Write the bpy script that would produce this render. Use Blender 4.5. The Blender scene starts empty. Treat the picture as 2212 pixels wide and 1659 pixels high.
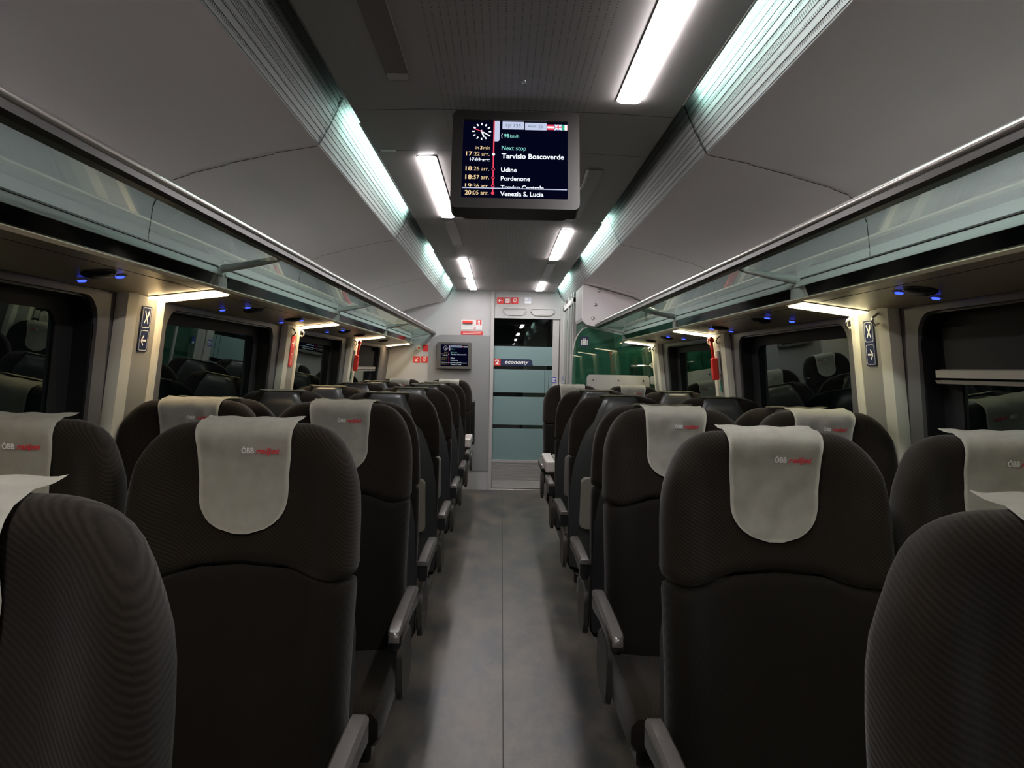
import bpy, bmesh, math, random
from mathutils import Matrix, Vector, Euler
random.seed(7)
PI = math.pi
S = bpy.context.scene
C = S.collection
F_PX = 1700.0
CAM = Vector((-0.025, 0.0, 1.35))
YEND = 8.75          # end wall
YBACK = -9.6         # far end behind the viewpoint
ZC = 2.21            # middle of the ceiling
W1 = 1.0

# ------------------------------------------------------------------ materials
def nt(name):
    m = bpy.data.materials.new(name); m.use_nodes = True
    t = m.node_tree; t.nodes.clear()
    o = t.nodes.new('ShaderNodeOutputMaterial')
    return m, t, o
def pbr(name, col, rough=.6, metal=0., spec=.5, noise=None, bump=None, sheen=0., emis=None, estr=0., coat=0.):
    m, t, o = nt(name)
    b = t.nodes.new('ShaderNodeBsdfPrincipled')
    b.inputs['Base Color'].default_value = (*col, 1); b.inputs['Roughness'].default_value = rough
    b.inputs['Metallic'].default_value = metal; b.inputs['Specular IOR Level'].default_value = spec
    b.inputs['Sheen Weight'].default_value = sheen; b.inputs['Coat Weight'].default_value = coat
    if emis:
        b.inputs['Emission Color'].default_value = (*emis, 1); b.inputs['Emission Strength'].default_value = estr
    t.links.new(b.outputs[0], o.inputs[0])
    tc = t.nodes.new('ShaderNodeTexCoord')
    if noise:
        sc, amt = noise
        n = t.nodes.new('ShaderNodeTexNoise'); n.inputs['Scale'].default_value = sc; n.inputs['Detail'].default_value = 5
        t.links.new(tc.outputs['Object'], n.inputs['Vector'])
        r = t.nodes.new('ShaderNodeMapRange'); r.inputs[1].default_value = .3; r.inputs[2].default_value = .7
        r.inputs[3].default_value = 1 - amt; r.inputs[4].default_value = 1 + amt
        t.links.new(n.outputs[0], r.inputs[0])
        v = t.nodes.new('ShaderNodeVectorMath'); v.operation = 'SCALE'; v.inputs[0].default_value = col
        t.links.new(r.outputs[0], v.inputs['Scale']); t.links.new(v.outputs[0], b.inputs['Base Color'])
    if bump:
        sc, st = bump
        n = t.nodes.new('ShaderNodeTexNoise'); n.inputs['Scale'].default_value = sc; n.inputs['Detail'].default_value = 3
        t.links.new(tc.outputs['Object'], n.inputs['Vector'])
        bp = t.nodes.new('ShaderNodeBump'); bp.inputs['Strength'].default_value = st; bp.inputs['Distance'].default_value = .004
        t.links.new(n.outputs[0], bp.inputs['Height']); t.links.new(bp.outputs[0], b.inputs['Normal'])
    return m
def emit(name, col, s, sample=True):
    m, t, o = nt(name)
    e = t.nodes.new('ShaderNodeEmission'); e.inputs[0].default_value = (*col, 1); e.inputs[1].default_value = s
    t.links.new(e.outputs[0], o.inputs[0])
    if not sample:
        m.cycles.emission_sampling = 'NONE'
    return m
def glass(name, tint, ior=1.5, body=0.0, bodycol=(.3, .4, .38), rough=0., gtint=(1, 1, 1)):
    """thin sheet: Fresnel mirror over a tinted see-through body, with an optional frosted share"""
    m, t, o = nt(name)
    f = t.nodes.new('ShaderNodeFresnel'); f.inputs[0].default_value = ior
    tr = t.nodes.new('ShaderNodeBsdfTransparent'); tr.inputs[0].default_value = (*tint, 1)
    g = t.nodes.new('ShaderNodeBsdfGlossy'); g.inputs['Roughness'].default_value = rough; g.inputs[0].default_value = (*gtint, 1)
    under = tr
    if body > 0:
        d = t.nodes.new('ShaderNodeBsdfDiffuse'); d.inputs[0].default_value = (*bodycol, 1)
        tl = t.nodes.new('ShaderNodeBsdfTranslucent'); tl.inputs[0].default_value = (*bodycol, 1)
        a = t.nodes.new('ShaderNodeAddShader'); mm = t.nodes.new('ShaderNodeMixShader'); mm.inputs[0].default_value = .35
        t.links.new(d.outputs[0], mm.inputs[1]); t.links.new(tl.outputs[0], mm.inputs[2])
        mx = t.nodes.new('ShaderNodeMixShader'); mx.inputs[0].default_value = body
        t.links.new(tr.outputs[0], mx.inputs[1]); t.links.new(mm.outputs[0], mx.inputs[2]); under = mx
        t.nodes.remove(a)
    ms = t.nodes.new('ShaderNodeMixShader')
    ge = t.nodes.new('ShaderNodeNewGeometry'); inv = t.nodes.new('ShaderNodeMath'); inv.operation = 'SUBTRACT'; inv.inputs[0].default_value = 1
    ml = t.nodes.new('ShaderNodeMath'); ml.operation = 'MULTIPLY'
    t.links.new(ge.outputs['Backfacing'], inv.inputs[1]); t.links.new(f.outputs[0], ml.inputs[0]); t.links.new(inv.outputs[0], ml.inputs[1])
    t.links.new(ml.outputs[0], ms.inputs[0]); t.links.new(under.outputs[0], ms.inputs[1]); t.links.new(g.outputs[0], ms.inputs[2])
    t.links.new(ms.outputs[0], o.inputs[0])
    return m
def dotted(name, col, sx, sy, r, hole, axis='X', lim=None, rough=.55):
    """painted sheet with rows of punched holes; axis = direction across the rows"""
    m, t, o = nt(name)
    b = t.nodes.new('ShaderNodeBsdfPrincipled'); b.inputs['Roughness'].default_value = rough
    tc = t.nodes.new('ShaderNodeTexCoord'); sp = t.nodes.new('ShaderNodeSeparateXYZ')
    t.links.new(tc.outputs['Object'], sp.inputs[0])
    def mth(op, a, bb=None, c=None):
        n = t.nodes.new('ShaderNodeMath'); n.operation = op
        for i, x in enumerate((a, bb, c)):
            if x is None: continue
            if isinstance(x, (int, float)): n.inputs[i].default_value = x
            else: t.links.new(x, n.inputs[i])
        return n.outputs[0]
    ax = sp.outputs[axis]
    def cell(v, s):
        q = mth('FRACT', mth('ADD', mth('DIVIDE', v, s), 1000.0))
        return mth('MULTIPLY', mth('SUBTRACT', q, .5), s)
    cx = cell(ax, sx); cy = cell(sp.outputs['Y'], sy)
    d = mth('SQRT', mth('ADD', mth('MULTIPLY', cx, cx), mth('MULTIPLY', cy, cy)))
    k = mth('LESS_THAN', d, r)
    if lim:
        k = mth('MULTIPLY', k, mth('LESS_THAN', mth('ABSOLUTE', sp.outputs['X']), lim))
    mx = t.nodes.new('ShaderNodeMix'); mx.data_type = 'RGBA'
    mx.inputs['A'].default_value = (*col, 1); mx.inputs['B'].default_value = (*hole, 1)
    t.links.new(k, mx.inputs['Factor']); t.links.new(mx.outputs['Result'], b.inputs['Base Color'])
    t.links.new(b.outputs[0], o.inputs[0])
    return m
def fabric(name, c1, c2, scale, rot):
    m, t, o = nt(name)
    b = t.nodes.new('ShaderNodeBsdfPrincipled'); b.inputs['Roughness'].default_value = .95
    b.inputs['Specular IOR Level'].default_value = .12
    b.inputs['Sheen Weight'].default_value = .12; b.inputs['Sheen Roughness'].default_value = .5
    tc = t.nodes.new('ShaderNodeTexCoord'); mp = t.nodes.new('ShaderNodeMapping')
    mp.inputs['Rotation'].default_value = (.35, rot, .6)
    t.links.new(tc.outputs['Object'], mp.inputs[0])
    w = t.nodes.new('ShaderNodeTexWave'); w.wave_type = 'BANDS'; w.bands_direction = 'X'
    w.inputs['Scale'].default_value = scale; w.inputs['Distortion'].default_value = 1.2; w.inputs['Detail'].default_value = 2
    w.inputs['Detail Scale'].default_value = 3
    t.links.new(mp.outputs[0], w.inputs[0])
    n = t.nodes.new('ShaderNodeTexNoise'); n.inputs['Scale'].default_value = 14; n.inputs['Detail'].default_value = 6
    t.links.new(tc.outputs['Object'], n.inputs[0])
    mx = t.nodes.new('ShaderNodeMix'); mx.data_type = 'RGBA'
    mx.inputs['A'].default_value = (*c1, 1); mx.inputs['B'].default_value = (*c2, 1)
    mm = t.nodes.new('ShaderNodeMath'); mm.operation = 'MULTIPLY'
    t.links.new(w.outputs['Fac'], mm.inputs[0]); t.links.new(n.outputs[0], mm.inputs[1])
    t.links.new(mm.outputs[0], mx.inputs['Factor']); t.links.new(mx.outputs['Result'], b.inputs['Base Color'])
    bp = t.nodes.new('ShaderNodeBump'); bp.inputs['Strength'].default_value = .3; bp.inputs['Distance'].default_value = .001
    t.links.new(w.outputs['Fac'], bp.inputs['Height']); t.links.new(bp.outputs[0], b.inputs['Normal'])
    t.links.new(b.outputs[0], o.inputs[0])
    return m
def floor_mat():
    m, t, o = nt('grey mottled floor vinyl')
    b = t.nodes.new('ShaderNodeBsdfPrincipled')
    tc = t.nodes.new('ShaderNodeTexCoord')
    mp = t.nodes.new('ShaderNodeMapping'); mp.inputs['Scale'].default_value = (1, .45, 1)
    t.links.new(tc.outputs['Object'], mp.inputs[0])
    n = t.nodes.new('ShaderNodeTexNoise'); n.inputs['Scale'].default_value = 5; n.inputs['Detail'].default_value = 9; n.inputs['Roughness'].default_value = .7
    t.links.new(mp.outputs[0], n.inputs[0])
    r = t.nodes.new('ShaderNodeValToRGB'); e = r.color_ramp.elements
    e[0].position = .38; e[0].color = (.038, .042, .045, 1); e[1].position = .66; e[1].color = (.13, .108, .082, 1)
    t.links.new(n.outputs[0], r.inputs[0]); t.links.new(r.outputs[0], b.inputs['Base Color'])
    rr = t.nodes.new('ShaderNodeMapRange'); rr.inputs[3].default_value = .30; rr.inputs[4].default_value = .48
    t.links.new(n.outputs[0], rr.inputs[0]); t.links.new(rr.outputs[0], b.inputs['Roughness'])
    t.links.new(b.outputs[0], o.inputs[0])
    return m

M = {}
M['panel'] = pbr('light grey panel', (.88, .80, .83), .55, bump=(3, .02))
M['white'] = pbr('white laminate', (.42, .42, .42), .6, noise=(3, .03))
M['endgrey'] = pbr('grey wall inset', (.25, .25, .255), .5)
M['ceil'] = dotted('perforated ceiling sheet', (.33, .315, .31), .02, .0135, .0022, (.08, .08, .08), lim=.235)
M['ceilplain'] = pbr('ceiling sheet', (.33, .315, .31), .5)
M['strip'] = dotted('perforated ribbed strip', (.27, .28, .278), .0105, .0105, .0026, (.05, .055, .055), axis='X')
M['seam'] = pbr('dark joint', (.015, .015, .015), .8)
M['wall'] = pbr('mauve grey wall panel', (.105, .095, .10), .5)
M['frame'] = pbr('grey window frame', (.13, .123, .12), .45)
M['cream'] = pbr('pale pillar strip', (.70, .66, .55), .4)
M['pillar'] = pbr('grey pillar band', (.27, .26, .235), .5)
M['black'] = pbr('black plastic', (.012, .012, .013), .3)
M['blackmatt'] = pbr('matt black', (.008, .008, .009), .7)
M['blind'] = pbr('dark blind cloth', (.012, .012, .011), .8)
M['blindbar'] = pbr('pale blind bar', (.62, .58, .50), .35)
M['winglass'] = glass('night window glass', (.25, .32, .30), 2.1, gtint=(.78, .92, .84))
M['rackglass'] = glass('green tinted shelf glass', (.78, .88, .86), 1.62, body=.07, bodycol=(.36, .48, .45), gtint=(.86, .95, .88))
M['partglass'] = glass('green partition glass', (.5, .72, .62), 1.6, body=.10, bodycol=(.04, .20, .14))
M['frost'] = glass('frosted door glass', (.3, .42, .4), 1.25, body=.9, bodycol=(.34, .50, .50), rough=.25)
M['doorglass'] = glass('clear door glass', (.6, .72, .7), 1.6)
M['alu'] = pbr('satin aluminium', (.50, .48, .46), .32, metal=.75)
M['alumat'] = pbr('grey painted metal', (.42, .41, .40), .45)
M['railmat'] = pbr('polished rail', (.62, .58, .55), .22, metal=.8)
M['chrome'] = pbr('chrome', (.75, .75, .75), .12, metal=1)
M['blackglass'] = pbr('black fascia glass', (.003, .003, .0035), .08, spec=.4)
M['under'] = pbr('brown grey rack underside', (.58, .49, .34), .33, metal=.3)
M['floor'] = floor_mat()
M['fab'] = fabric('dark brown woven seat cloth', (.0085, .0064, .0047), (.0255, .0195, .0145), 58, .8)
M['fab2'] = fabric('plain dark brown seat cloth', (.0072, .0058, .0045), (.0125, .0098, .0074), 50, -.5)
M['cloth'] = pbr('off white headrest cloth', (.50, .495, .435), .95, spec=.1, noise=(30, .08), bump=(350, .12))
M['shell'] = pbr('dark grey shell plastic', (.040, .043, .046), .35)
M['tray'] = pbr('light grey tray', (.24, .235, .21), .4)
M['armtop'] = pbr('silver grey armrest pad', (.24, .225, .22), .2, metal=.6)
M['sidecov'] = pbr('dark grey side cover', (.045, .040, .034), .45)
M['lgrey'] = pbr('logo light grey', (.85, .85, .85), .8)
M['lred'] = pbr('logo red', (.60, .015, .03), .8)
M['red'] = pbr('sign red', (.62, .035, .03), .45)
M['redl'] = pbr('lever red', (.75, .03, .02), .3)
M['navy'] = pbr('sign navy', (.012, .02, .07), .4)
M['blue'] = pbr('sticker blue', (.02, .04, .35), .4)
M['signw'] = pbr('sign white', (.82, .82, .80), .5)
M['palew'] = pbr('pale label', (.55, .58, .66), .5)
M['plate'] = pbr('white plate', (.66, .66, .64), .4)
M['bezel'] = pbr('dark grey screen bezel', (.028, .026, .025), .4)
M['bezel2'] = pbr('mid grey monitor bezel', (.085, .082, .075), .4)
M['green'] = pbr('small green label', (.05, .25, .16), .5)
M['lamp'] = emit('ceiling tube light', (1.0, .94, .94), 44.0)
M['rlamp'] = emit('warm under rack light', (1.0, .74, .42), 17.0)
M['rlampR'] = emit('warm white under rack light', (.97, .88, .55), 13.0)
M['cove'] = emit('cove tube', (.60, 1.0, .88), 28.0)
M['blued'] = emit('blue led', (.03, .06, 1.0), 3.5, False)
M['scr'] = emit('screen dark blue', (.0012, .0016, .010), 1.0, False)
def e2(n, c, s=1.0): M[n] = emit('screen ' + n, c, s, False)
e2('sW', (.85, .92, 1.0), 1.3); e2('sO', (1., .72, .38), .95); e2('sT', (.28, .80, .72), 1.0); e2('sR', (.85, .06, .12), 1.0)
e2('sL', (.62, .68, .90), .9); e2('sG', (.25, .33, .45), .8); e2('sB', (.15, .30, .75), .9); e2('sGr', (.05, .45, .25), 1.); e2('sD', (.0012, .0016, .010), 1.)
e2('sGy', (.36, .42, .55), .6)

# ------------------------------------------------------------------ mesh helpers
def link(o, parent=None):
    C.objects.link(o)
    if parent is not None: o.parent = parent
    return o
def obj(name, bm, mats, parent=None, smooth=False, loc=None, fixn=True):
    if fixn: bmesh.ops.recalc_face_normals(bm, faces=bm.faces)
    me = bpy.data.meshes.new(name); bm.to_mesh(me); bm.free()
    if not isinstance(mats, (list, tuple)): mats = [mats]
    for m in mats: me.materials.append(m)
    if smooth:
        for p in me.polygons: p.use_smooth = True
        if smooth == 'auto':
            me.set_sharp_from_angle(angle=math.radians(38))
    o = bpy.data.objects.new(name, me)
    if loc is not None: o.location = loc
    return link(o, parent)
def thing(name, label, cat, loc=(0, 0, 0), rotz=0, group=None):
    o = bpy.data.objects.new(name, None); o.empty_display_size = .1
    o.location = loc; o.rotation_euler = (0, 0, rotz); C.objects.link(o)
    return tag(o, label, cat, group)
def tag(o, label, cat, group=None):
    o['label'] = label; o['category'] = cat
    if group: o['group'] = group
    return o
def struct(name, bm, m, parent=None, smooth=False, label=None, fixn=True):
    o = obj(name, bm, m, parent, smooth, fixn=fixn)
    if parent is None: o['kind'] = 'structure'
    if label: o['label'] = label
    return o
def B(): return bmesh.new()
def box(bm, x0, x1, y0, y1, z0, z1, bev=0, seg=2, mi=0, mat=None):
    vs = [bm.verts.new((x, y, z)) for x in (x0, x1) for y in (y0, y1) for z in (z0, z1)]
    idx = [(0, 1, 3, 2), (4, 6, 7, 5), (0, 4, 5, 1), (2, 3, 7, 6), (0, 2, 6, 4), (1, 5, 7, 3)]
    fs = [bm.faces.new([vs[i] for i in f]) for f in idx]
    for f in fs: f.material_index = mi
    if mat is not None:
        for v in vs: v.co = mat @ v.co
    if bev:
        es = list({e for f in fs for e in f.edges})
        r = bmesh.ops.bevel(bm, geom=es, offset=bev, segments=seg, affect='EDGES', profile=.5)
        for f in r['faces']: f.material_index = mi
    return fs
def prism(bm, pts, fn, d0, d1, mi=0, bev=0):
    """closed 2d outline pts, fn(u,v,d) -> xyz, thick from d0 to d1"""
    a = [bm.verts.new(fn(u, v, d0)) for u, v in pts]; b = [bm.verts.new(fn(u, v, d1)) for u, v in pts]
    fs = [bm.faces.new(a), bm.faces.new(list(reversed(b)))]
    n = len(pts)
    for i in range(n):
        fs.append(bm.faces.new((a[i], b[i], b[(i + 1) % n], a[(i + 1) % n])))
    for f in fs: f.material_index = mi
    if bev:
        bmesh.ops.bevel(bm, geom=list(fs[1].edges), offset=bev, segments=2, affect='EDGES')
    return fs
def ring(bm, outer, inner, fn, d0, d1, mi=0):
    n = len(outer)
    A = [[bm.verts.new(fn(u, v, d)) for u, v in P] for P, d in ((outer, d0), (inner, d0), (inner, d1), (outer, d1))]
    for k in range(4):
        P, Q = A[k], A[(k + 1) % 4]
        for i in range(n):
            j = (i + 1) % n
            f = bm.faces.new((P[i], P[j], Q[j], Q[i])); f.material_index = mi
def rrect(u0, u1, v0, v1, r, n=6):
    if not isinstance(r, (list, tuple)): r = [r] * 4      # order: (u1,v1) (u0,v1) (u0,v0) (u1,v0)
    P = []
    for k, (cu, cv, a0) in enumerate(((u1, v1, 0), (u0, v1, 90), (u0, v0, 180), (u1, v0, 270))):
        rr = max(r[k], 1e-5); su = -1 if cu == u1 else 1; sv = -1 if cv == v1 else 1
        for i in range(n + 1):
            a = math.radians(a0 + 90 * i / n)
            P.append((cu + su * rr + rr * math.cos(a), cv + sv * rr + rr * math.sin(a)))
    return P
def sqr(u0, u1, v0, v1, n=6):
    """same point count as rrect but with square corners"""
    return rrect(u0, u1, v0, v1, 1e-4, n)
def cyl(bm, p0, p1, r0, r1=None, n=16, mi=0, cap=True):
    r1 = r0 if r1 is None else r1
    p0 = Vector(p0); p1 = Vector(p1); d = (p1 - p0).normalized()
    a = d.orthogonal().normalized(); b = d.cross(a)
    R = []
    for p, r in ((p0, r0), (p1, r1)):
        R.append([bm.verts.new(p + r * (math.cos(2 * PI * i / n) * a + math.sin(2 * PI * i / n) * b)) for i in range(n)])
    for i in range(n):
        f = bm.faces.new((R[0][i], R[0][(i + 1) % n], R[1][(i + 1) % n], R[1][i])); f.material_index = mi; f.smooth = True
    if cap:
        for q in (R[0], list(reversed(R[1]))):
            f = bm.faces.new(q); f.material_index = mi
def tube(bm, pts, r, n=10, mi=0):
    pts = [Vector(p) for p in pts]; rings = []
    prev = None
    for i, p in enumerate(pts):
        d = (pts[min(i + 1, len(pts) - 1)] - pts[max(i - 1, 0)]).normalized()
        a = d.orthogonal().normalized() if prev is None else (prev - prev.dot(d) * d).normalized()
        prev = a; b = d.cross(a)
        rr = r[i] if isinstance(r, (list, tuple)) else r
        rings.append([bm.verts.new(p + rr * (math.cos(2 * PI * k / n) * a + math.sin(2 * PI * k / n) * b)) for k in range(n)])
    for A, Q in zip(rings, rings[1:]):
        for k in range(n):
            f = bm.faces.new((A[k], A[(k + 1) % n], Q[(k + 1) % n], Q[k])); f.material_index = mi; f.smooth = True
    for q in (rings[0], rings[-1]):
        bm.faces.new(q).material_index = mi
def loft(bm, rings, cap0=True, cap1=True, mi=0, closed=True):
    V = [[bm.verts.new(p) for p in r] for r in rings]; n = len(V[0])
    for A, Q in zip(V, V[1:]):
        for k in range(n if closed else n - 1):
            f = bm.faces.new((A[k], A[(k + 1) % n], Q[(k + 1) % n], Q[k])); f.material_index = mi
    if cap0: bm.faces.new(list(reversed(V[0]))).material_index = mi
    if cap1: bm.faces.new(V[-1]).material_index = mi
def ball(bm, c, r, sx=1, sy=1, sz=1, n=14, mi=0):
    res = bmesh.ops.create_uvsphere(bm, u_segments=n, v_segments=max(6, n // 2), radius=r, matrix=Matrix.Translation(c) @ Matrix.Diagonal((sx, sy, sz, 1)))
    for v in res['verts']:
        for f in v.link_faces: f.material_index = mi; f.smooth = True

# 2d graphics in a plane: u right, v up, layers towards the viewer
def fn_front(x0, y0, z0):            # faces -y
    return lambda u, v, d: (x0 + u, y0 - d, z0 + v)
def text2d(s, size, bold=0., shear=0., align='LEFT', width=None):
    cu = bpy.data.curves.new('t', 'FONT'); cu.body = s; cu.size = size; cu.offset = bold * size; cu.shear = shear
    cu.align_x = align; cu.fill_mode = 'FRONT'; cu.resolution_u = 3
    o = bpy.data.objects.new('t', cu); C.objects.link(o)
    dg = bpy.context.evaluated_depsgraph_get(); me = bpy.data.meshes.new_from_object(o.evaluated_get(dg))
    V = [(v.co.x, v.co.y) for v in me.vertices]; Fc = [tuple(p.vertices) for p in me.polygons]
    bpy.data.objects.remove(o); bpy.data.curves.remove(cu); bpy.data.meshes.remove(me)
    if width and V:
        x0 = min(v[0] for v in V); x1 = max(v[0] for v in V); k = width / (x1 - x0)
        if align == 'LEFT': V = [((v[0] - x0) * k, v[1]) for v in V]
        elif align == 'RIGHT': V = [((v[0] - x1) * k, v[1]) for v in V]
        else: V = [((v[0] - (x0 + x1) / 2) * k, v[1]) for v in V]
    return V, Fc
class G2:
    def __init__(self, fn, step=.0005): self.bm = B(); self.fn = fn; self.mats = []; self.step = step
    dim = ''
    def mi(self, m):
        m = M[self.dim + m]
        if m not in self.mats: self.mats.append(m)
        return self.mats.index(m)
    def poly(self, pts, m, lay=1):
        f = self.bm.faces.new([self.bm.verts.new(self.fn(u, v, lay * self.step)) for u, v in pts]); f.material_index = self.mi(m)
    def rect(self, u0, u1, v0, v1, m, lay=1, r=0):
        self.poly(rrect(u0, u1, v0, v1, r, 4) if r else [(u0, v0), (u1, v0), (u1, v1), (u0, v1)], m, lay)
    def circ(self, u, v, r, m, lay=1, n=24): self.poly([(u + r * math.cos(2 * PI * i / n), v + r * math.sin(2 * PI * i / n)) for i in range(n)], m, lay)
    def line(self, a, b, w, m, lay=1):
        a = Vector(a); b = Vector(b); d = (b - a).normalized(); q = Vector((-d.y, d.x)) * w / 2
        self.poly([tuple(a - q), tuple(b - q), tuple(b + q), tuple(a + q)], m, lay)
    def path(self, pts, w, m, lay=1):
        for a, b in zip(pts, pts[1:]): self.line(a, b, w, m, lay)
    def text(self, s, u, v, size, m, lay=1, **k):
        V, Fc = text2d(s, size, **k); i = self.mi(m)
        vs = [self.bm.verts.new(self.fn(u + a, v + b, lay * self.step)) for a, b in V]
        for f in Fc:
            try: self.bm.faces.new([vs[q] for q in f]).material_index = i
            except ValueError: pass
    def make(self, name, parent=None): return obj(name, self.bm, self.mats, parent, fixn=False)
def quad_sign_arrow(g, u, v, s, ang, m, lay=2, w=None):
    """arrow of half size s centred on u,v pointing along ang"""
    w = w or s * .30
    d = Vector((math.cos(ang), math.sin(ang))); q = Vector((-d.y, d.x)); c = Vector((u, v))
    tip = c + d * s
    g.line(tuple(c - d * s), tuple(tip - d * w * .4), w, m, lay)
    g.line(tuple(tip), tuple(tip - d * s * .9 + q * s * .9), w, m, lay); g.line(tuple(tip), tuple(tip - d * s * .9 - q * s * .9), w, m, lay)

# ------------------------------------------------------------------ room shell
def wx(z):                            # inner wall leans in towards the top
    return 1.262 + min(max(1.62 - z, 0), .62) * .12
def wp(side): return lambda y, z, d: (side * (wx(z) + d), y, z)
WIN = [(-4.65, -3.25), (-2.75, -1.35), (-.85, .55), (1.05, 2.44), (2.93, 4.29), (4.80, 6.14), (6.70, 8.06)]
PIL = [-3.0, -1.1, .8, 2.70, 4.60, 6.50]
ZW0, ZW1 = .80, 1.548
bm = B(); box(bm, -1.6, 1.6, YBACK, YEND + 2.6, -.04, 0); struct('floor', bm, M['floor'])
bm = B(); box(bm, .004, .007, YBACK, YEND - .03, -.001, .0012); struct('trim_1', bm, M['seam'], label='thin dark joint line along the middle of the floor')

def side_profile(s):
    return [(s * .655, 2.09), (s * .80, 2.06), (s * .95, 2.022), (s * 1.08, 1.985), (s * 1.14, 1.962), (s * 1.18, 1.925), (s * 1.203, 1.87), (s * 1.215, 1.78), (s * 1.225, 1.60)]
def cove_profile(s):
    A, K, Z = Vector((.574, 2.252)), Vector((.611, 2.172)), Vector((.655, 2.09))
    bz = lambda t: A * (1 - t) ** 2 + K * 2 * t * (1 - t) + Z * t * t
    P = [Vector((.574, 2.262))]; n = 11
    for i in range(n):
        p0 = bz(i / n); p1 = bz((i + .7) / n); d = (bz((i + 1) / n) - p0).normalized(); q = Vector((-abs(d.y), -abs(d.x)))
        P += [p0, p0 + q * .0016, p1 + q * .0016, p1]
    P.append(Z)
    return [(s * p.x, p.y) for p in P]
def sweep(bm, prof, y0, y1, mi=0):
    A = [bm.verts.new((x, y0, z)) for x, z in prof]; Q = [bm.verts.new((x, y1, z)) for x, z in prof]
    for i in range(len(prof) - 1):
        f = bm.faces.new((A[i], A[i + 1], Q[i + 1], Q[i])); f.material_index = mi
bm = B()
cen = [(-.533, ZC - .012), (-.3, ZC - .003), (0, ZC), (.3, ZC - .003), (.533, ZC - .012)]
loft(bm, [[(x, y, z) for x, z in cen] + [(x, y, z + .012) for x, z in reversed(cen)] for y in (YBACK, YEND)], True, True)
struct('ceiling', bm, M['ceil'])
k = 1
for s, nm in ((-1, 'left'), (1, 'right')):
    bm = B(); sweep(bm, side_profile(s), YBACK, YEND); o = struct('ceiling_' + nm, bm, M['panel'], smooth=True); o['label'] = 'smooth sloping grey ceiling panel on the ' + nm
    bm = B(); sweep(bm, cove_profile(s), YBACK, YEND); o = struct('ceiling_strip_' + nm, bm, M['strip']); o['label'] = 'ribbed perforated ceiling strip on the ' + nm
bm = B(); box(bm, -.52, .52, YBACK, YEND, 2.33, 2.36)  # added unseen cap above the coves, stops their light leaking upward
for s in (-1, 1): box(bm, min(s*.516, s*.528), max(s*.516, s*.528), YBACK, YEND, 2.2105, 2.33); box(bm, min(s*.528, s*.575), max(s*.528, s*.575), YBACK, YEND, 2.252, 2.262)
struct('ceiling_light_cap', bm, M['ceilplain'])
tn = 2
for yy in (2.66, 4.58, 6.48, .74, -1.18):
    for s in (-1, 1):
        bm = B(); pr = [(s * .573, 2.250), (s * .588, 2.215), (s * .607, 2.173), (s * .630, 2.130), (s * .653, 2.088)] + [(x, z - .0018) for x, z in side_profile(s)][:]
        n = len(pr)
        for (x0, z0), (x1, z1), i in zip(pr, pr[1:], range(n)):
            w = .007 if i < 4 else .0032
            f = bm.faces.new([bm.verts.new(p) for p in ((x0, yy - w, z0 - .004), (x1, yy - w, z1 - .001), (x1, yy + w, z1 - .001), (x0, yy + w, z0 - .004))])
        struct('trim_%d' % tn, bm, M['seam'], label='thin dark joint between two sloping ceiling panels'); tn += 1
for yy in (2.63, 3.12, 4.56, 6.02, .75):
    bm = B()
    loft(bm, [[(x, yy - .002, z - .0012), (x, yy + .002, z - .0012)] for x, z in cen], False, False, closed=False)
    struct('trim_%d' % tn, bm, M['seam'], label='thin dark joint across the middle ceiling'); tn += 1

# side walls: one mesh per side with rectangular gaps for the windows
for s, nm in ((-1, 'left'), (1, 'right')):
    fn = wp(s); bm = B()
    def panel(y0, y1, z0, z1):
        zs = [z0] + ([1.0] if z0 < 1.0 < z1 else []) + [z1]
        for a, b in zip(zs, zs[1:]):
            loft(bm, [[fn(y0, z, 0), fn(y1, z, 0), fn(y1, z, .09), fn(y0, z, .09)] for z in (a, b)])
    panel(YBACK, YEND, 0, ZW0); panel(YBACK, YEND, ZW1, 1.62)
    ed = [YBACK] + [v for w in WIN for v in w] + [YEND]
    for i in range(0, len(ed), 2): panel(ed[i], ed[i + 1], ZW0, ZW1)
    struct('wall_' + nm, bm, M['wall'])
    bm = B(); loft(bm, [[fn(y, z, d) for z, d in ((.0, -.02), (.12, -.02), (.13, 0), (.0, 0))] for y in (YBACK, YEND)])
    struct('baseboard_' + nm, bm, M['black'])
wn = 1
for s, nm in ((-1, 'left'), (1, 'right')):
    fn = wp(s)
    for (y0, y1) in WIN[1:]:
        e = bpy.data.objects.new('window_%d' % wn, None); e['kind'] = 'structure'; link(e); wn += 1
        n = 8
        bm = B(); ring(bm, sqr(y0 - .065, y1 + .065, ZW0 - .05, ZW1 + .014, n), rrect(y0, y1, ZW0, ZW1, .085, n), fn, -.010, .004)
        obj('window_frame', bm, M['frame'], e, 'auto'); bm = B()
        ring(bm, sqr(y0 - .03, y1 + .03, ZW0 - .03, ZW1 + .01, n), rrect(y0 + .008, y1 - .008, ZW0 + .006, ZW1 - .006, .085, n), fn, .0041, .058)
        obj('window_reveal', bm, M['black'], e, 'auto')
        bm = B(); ring(bm, sqr(y0 - .03, y1 + .03, ZW0 - .03, ZW1 + .01, n), rrect(y0 + .10, y1 - .10, ZW0 + .07, ZW1 - .05, .06, n), fn, .060, .066)
        obj('black_border', bm, M['blackmatt'], e)
        bm = B(); f = [(y0, ZW0), (y1, ZW0), (y1, ZW1), (y0, ZW1)]; loft(bm, [[fn(a, b, d) for a, b in f] for d in (.068, .069)], True, False)
        obj('pane', bm, M['winglass'], e)
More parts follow.
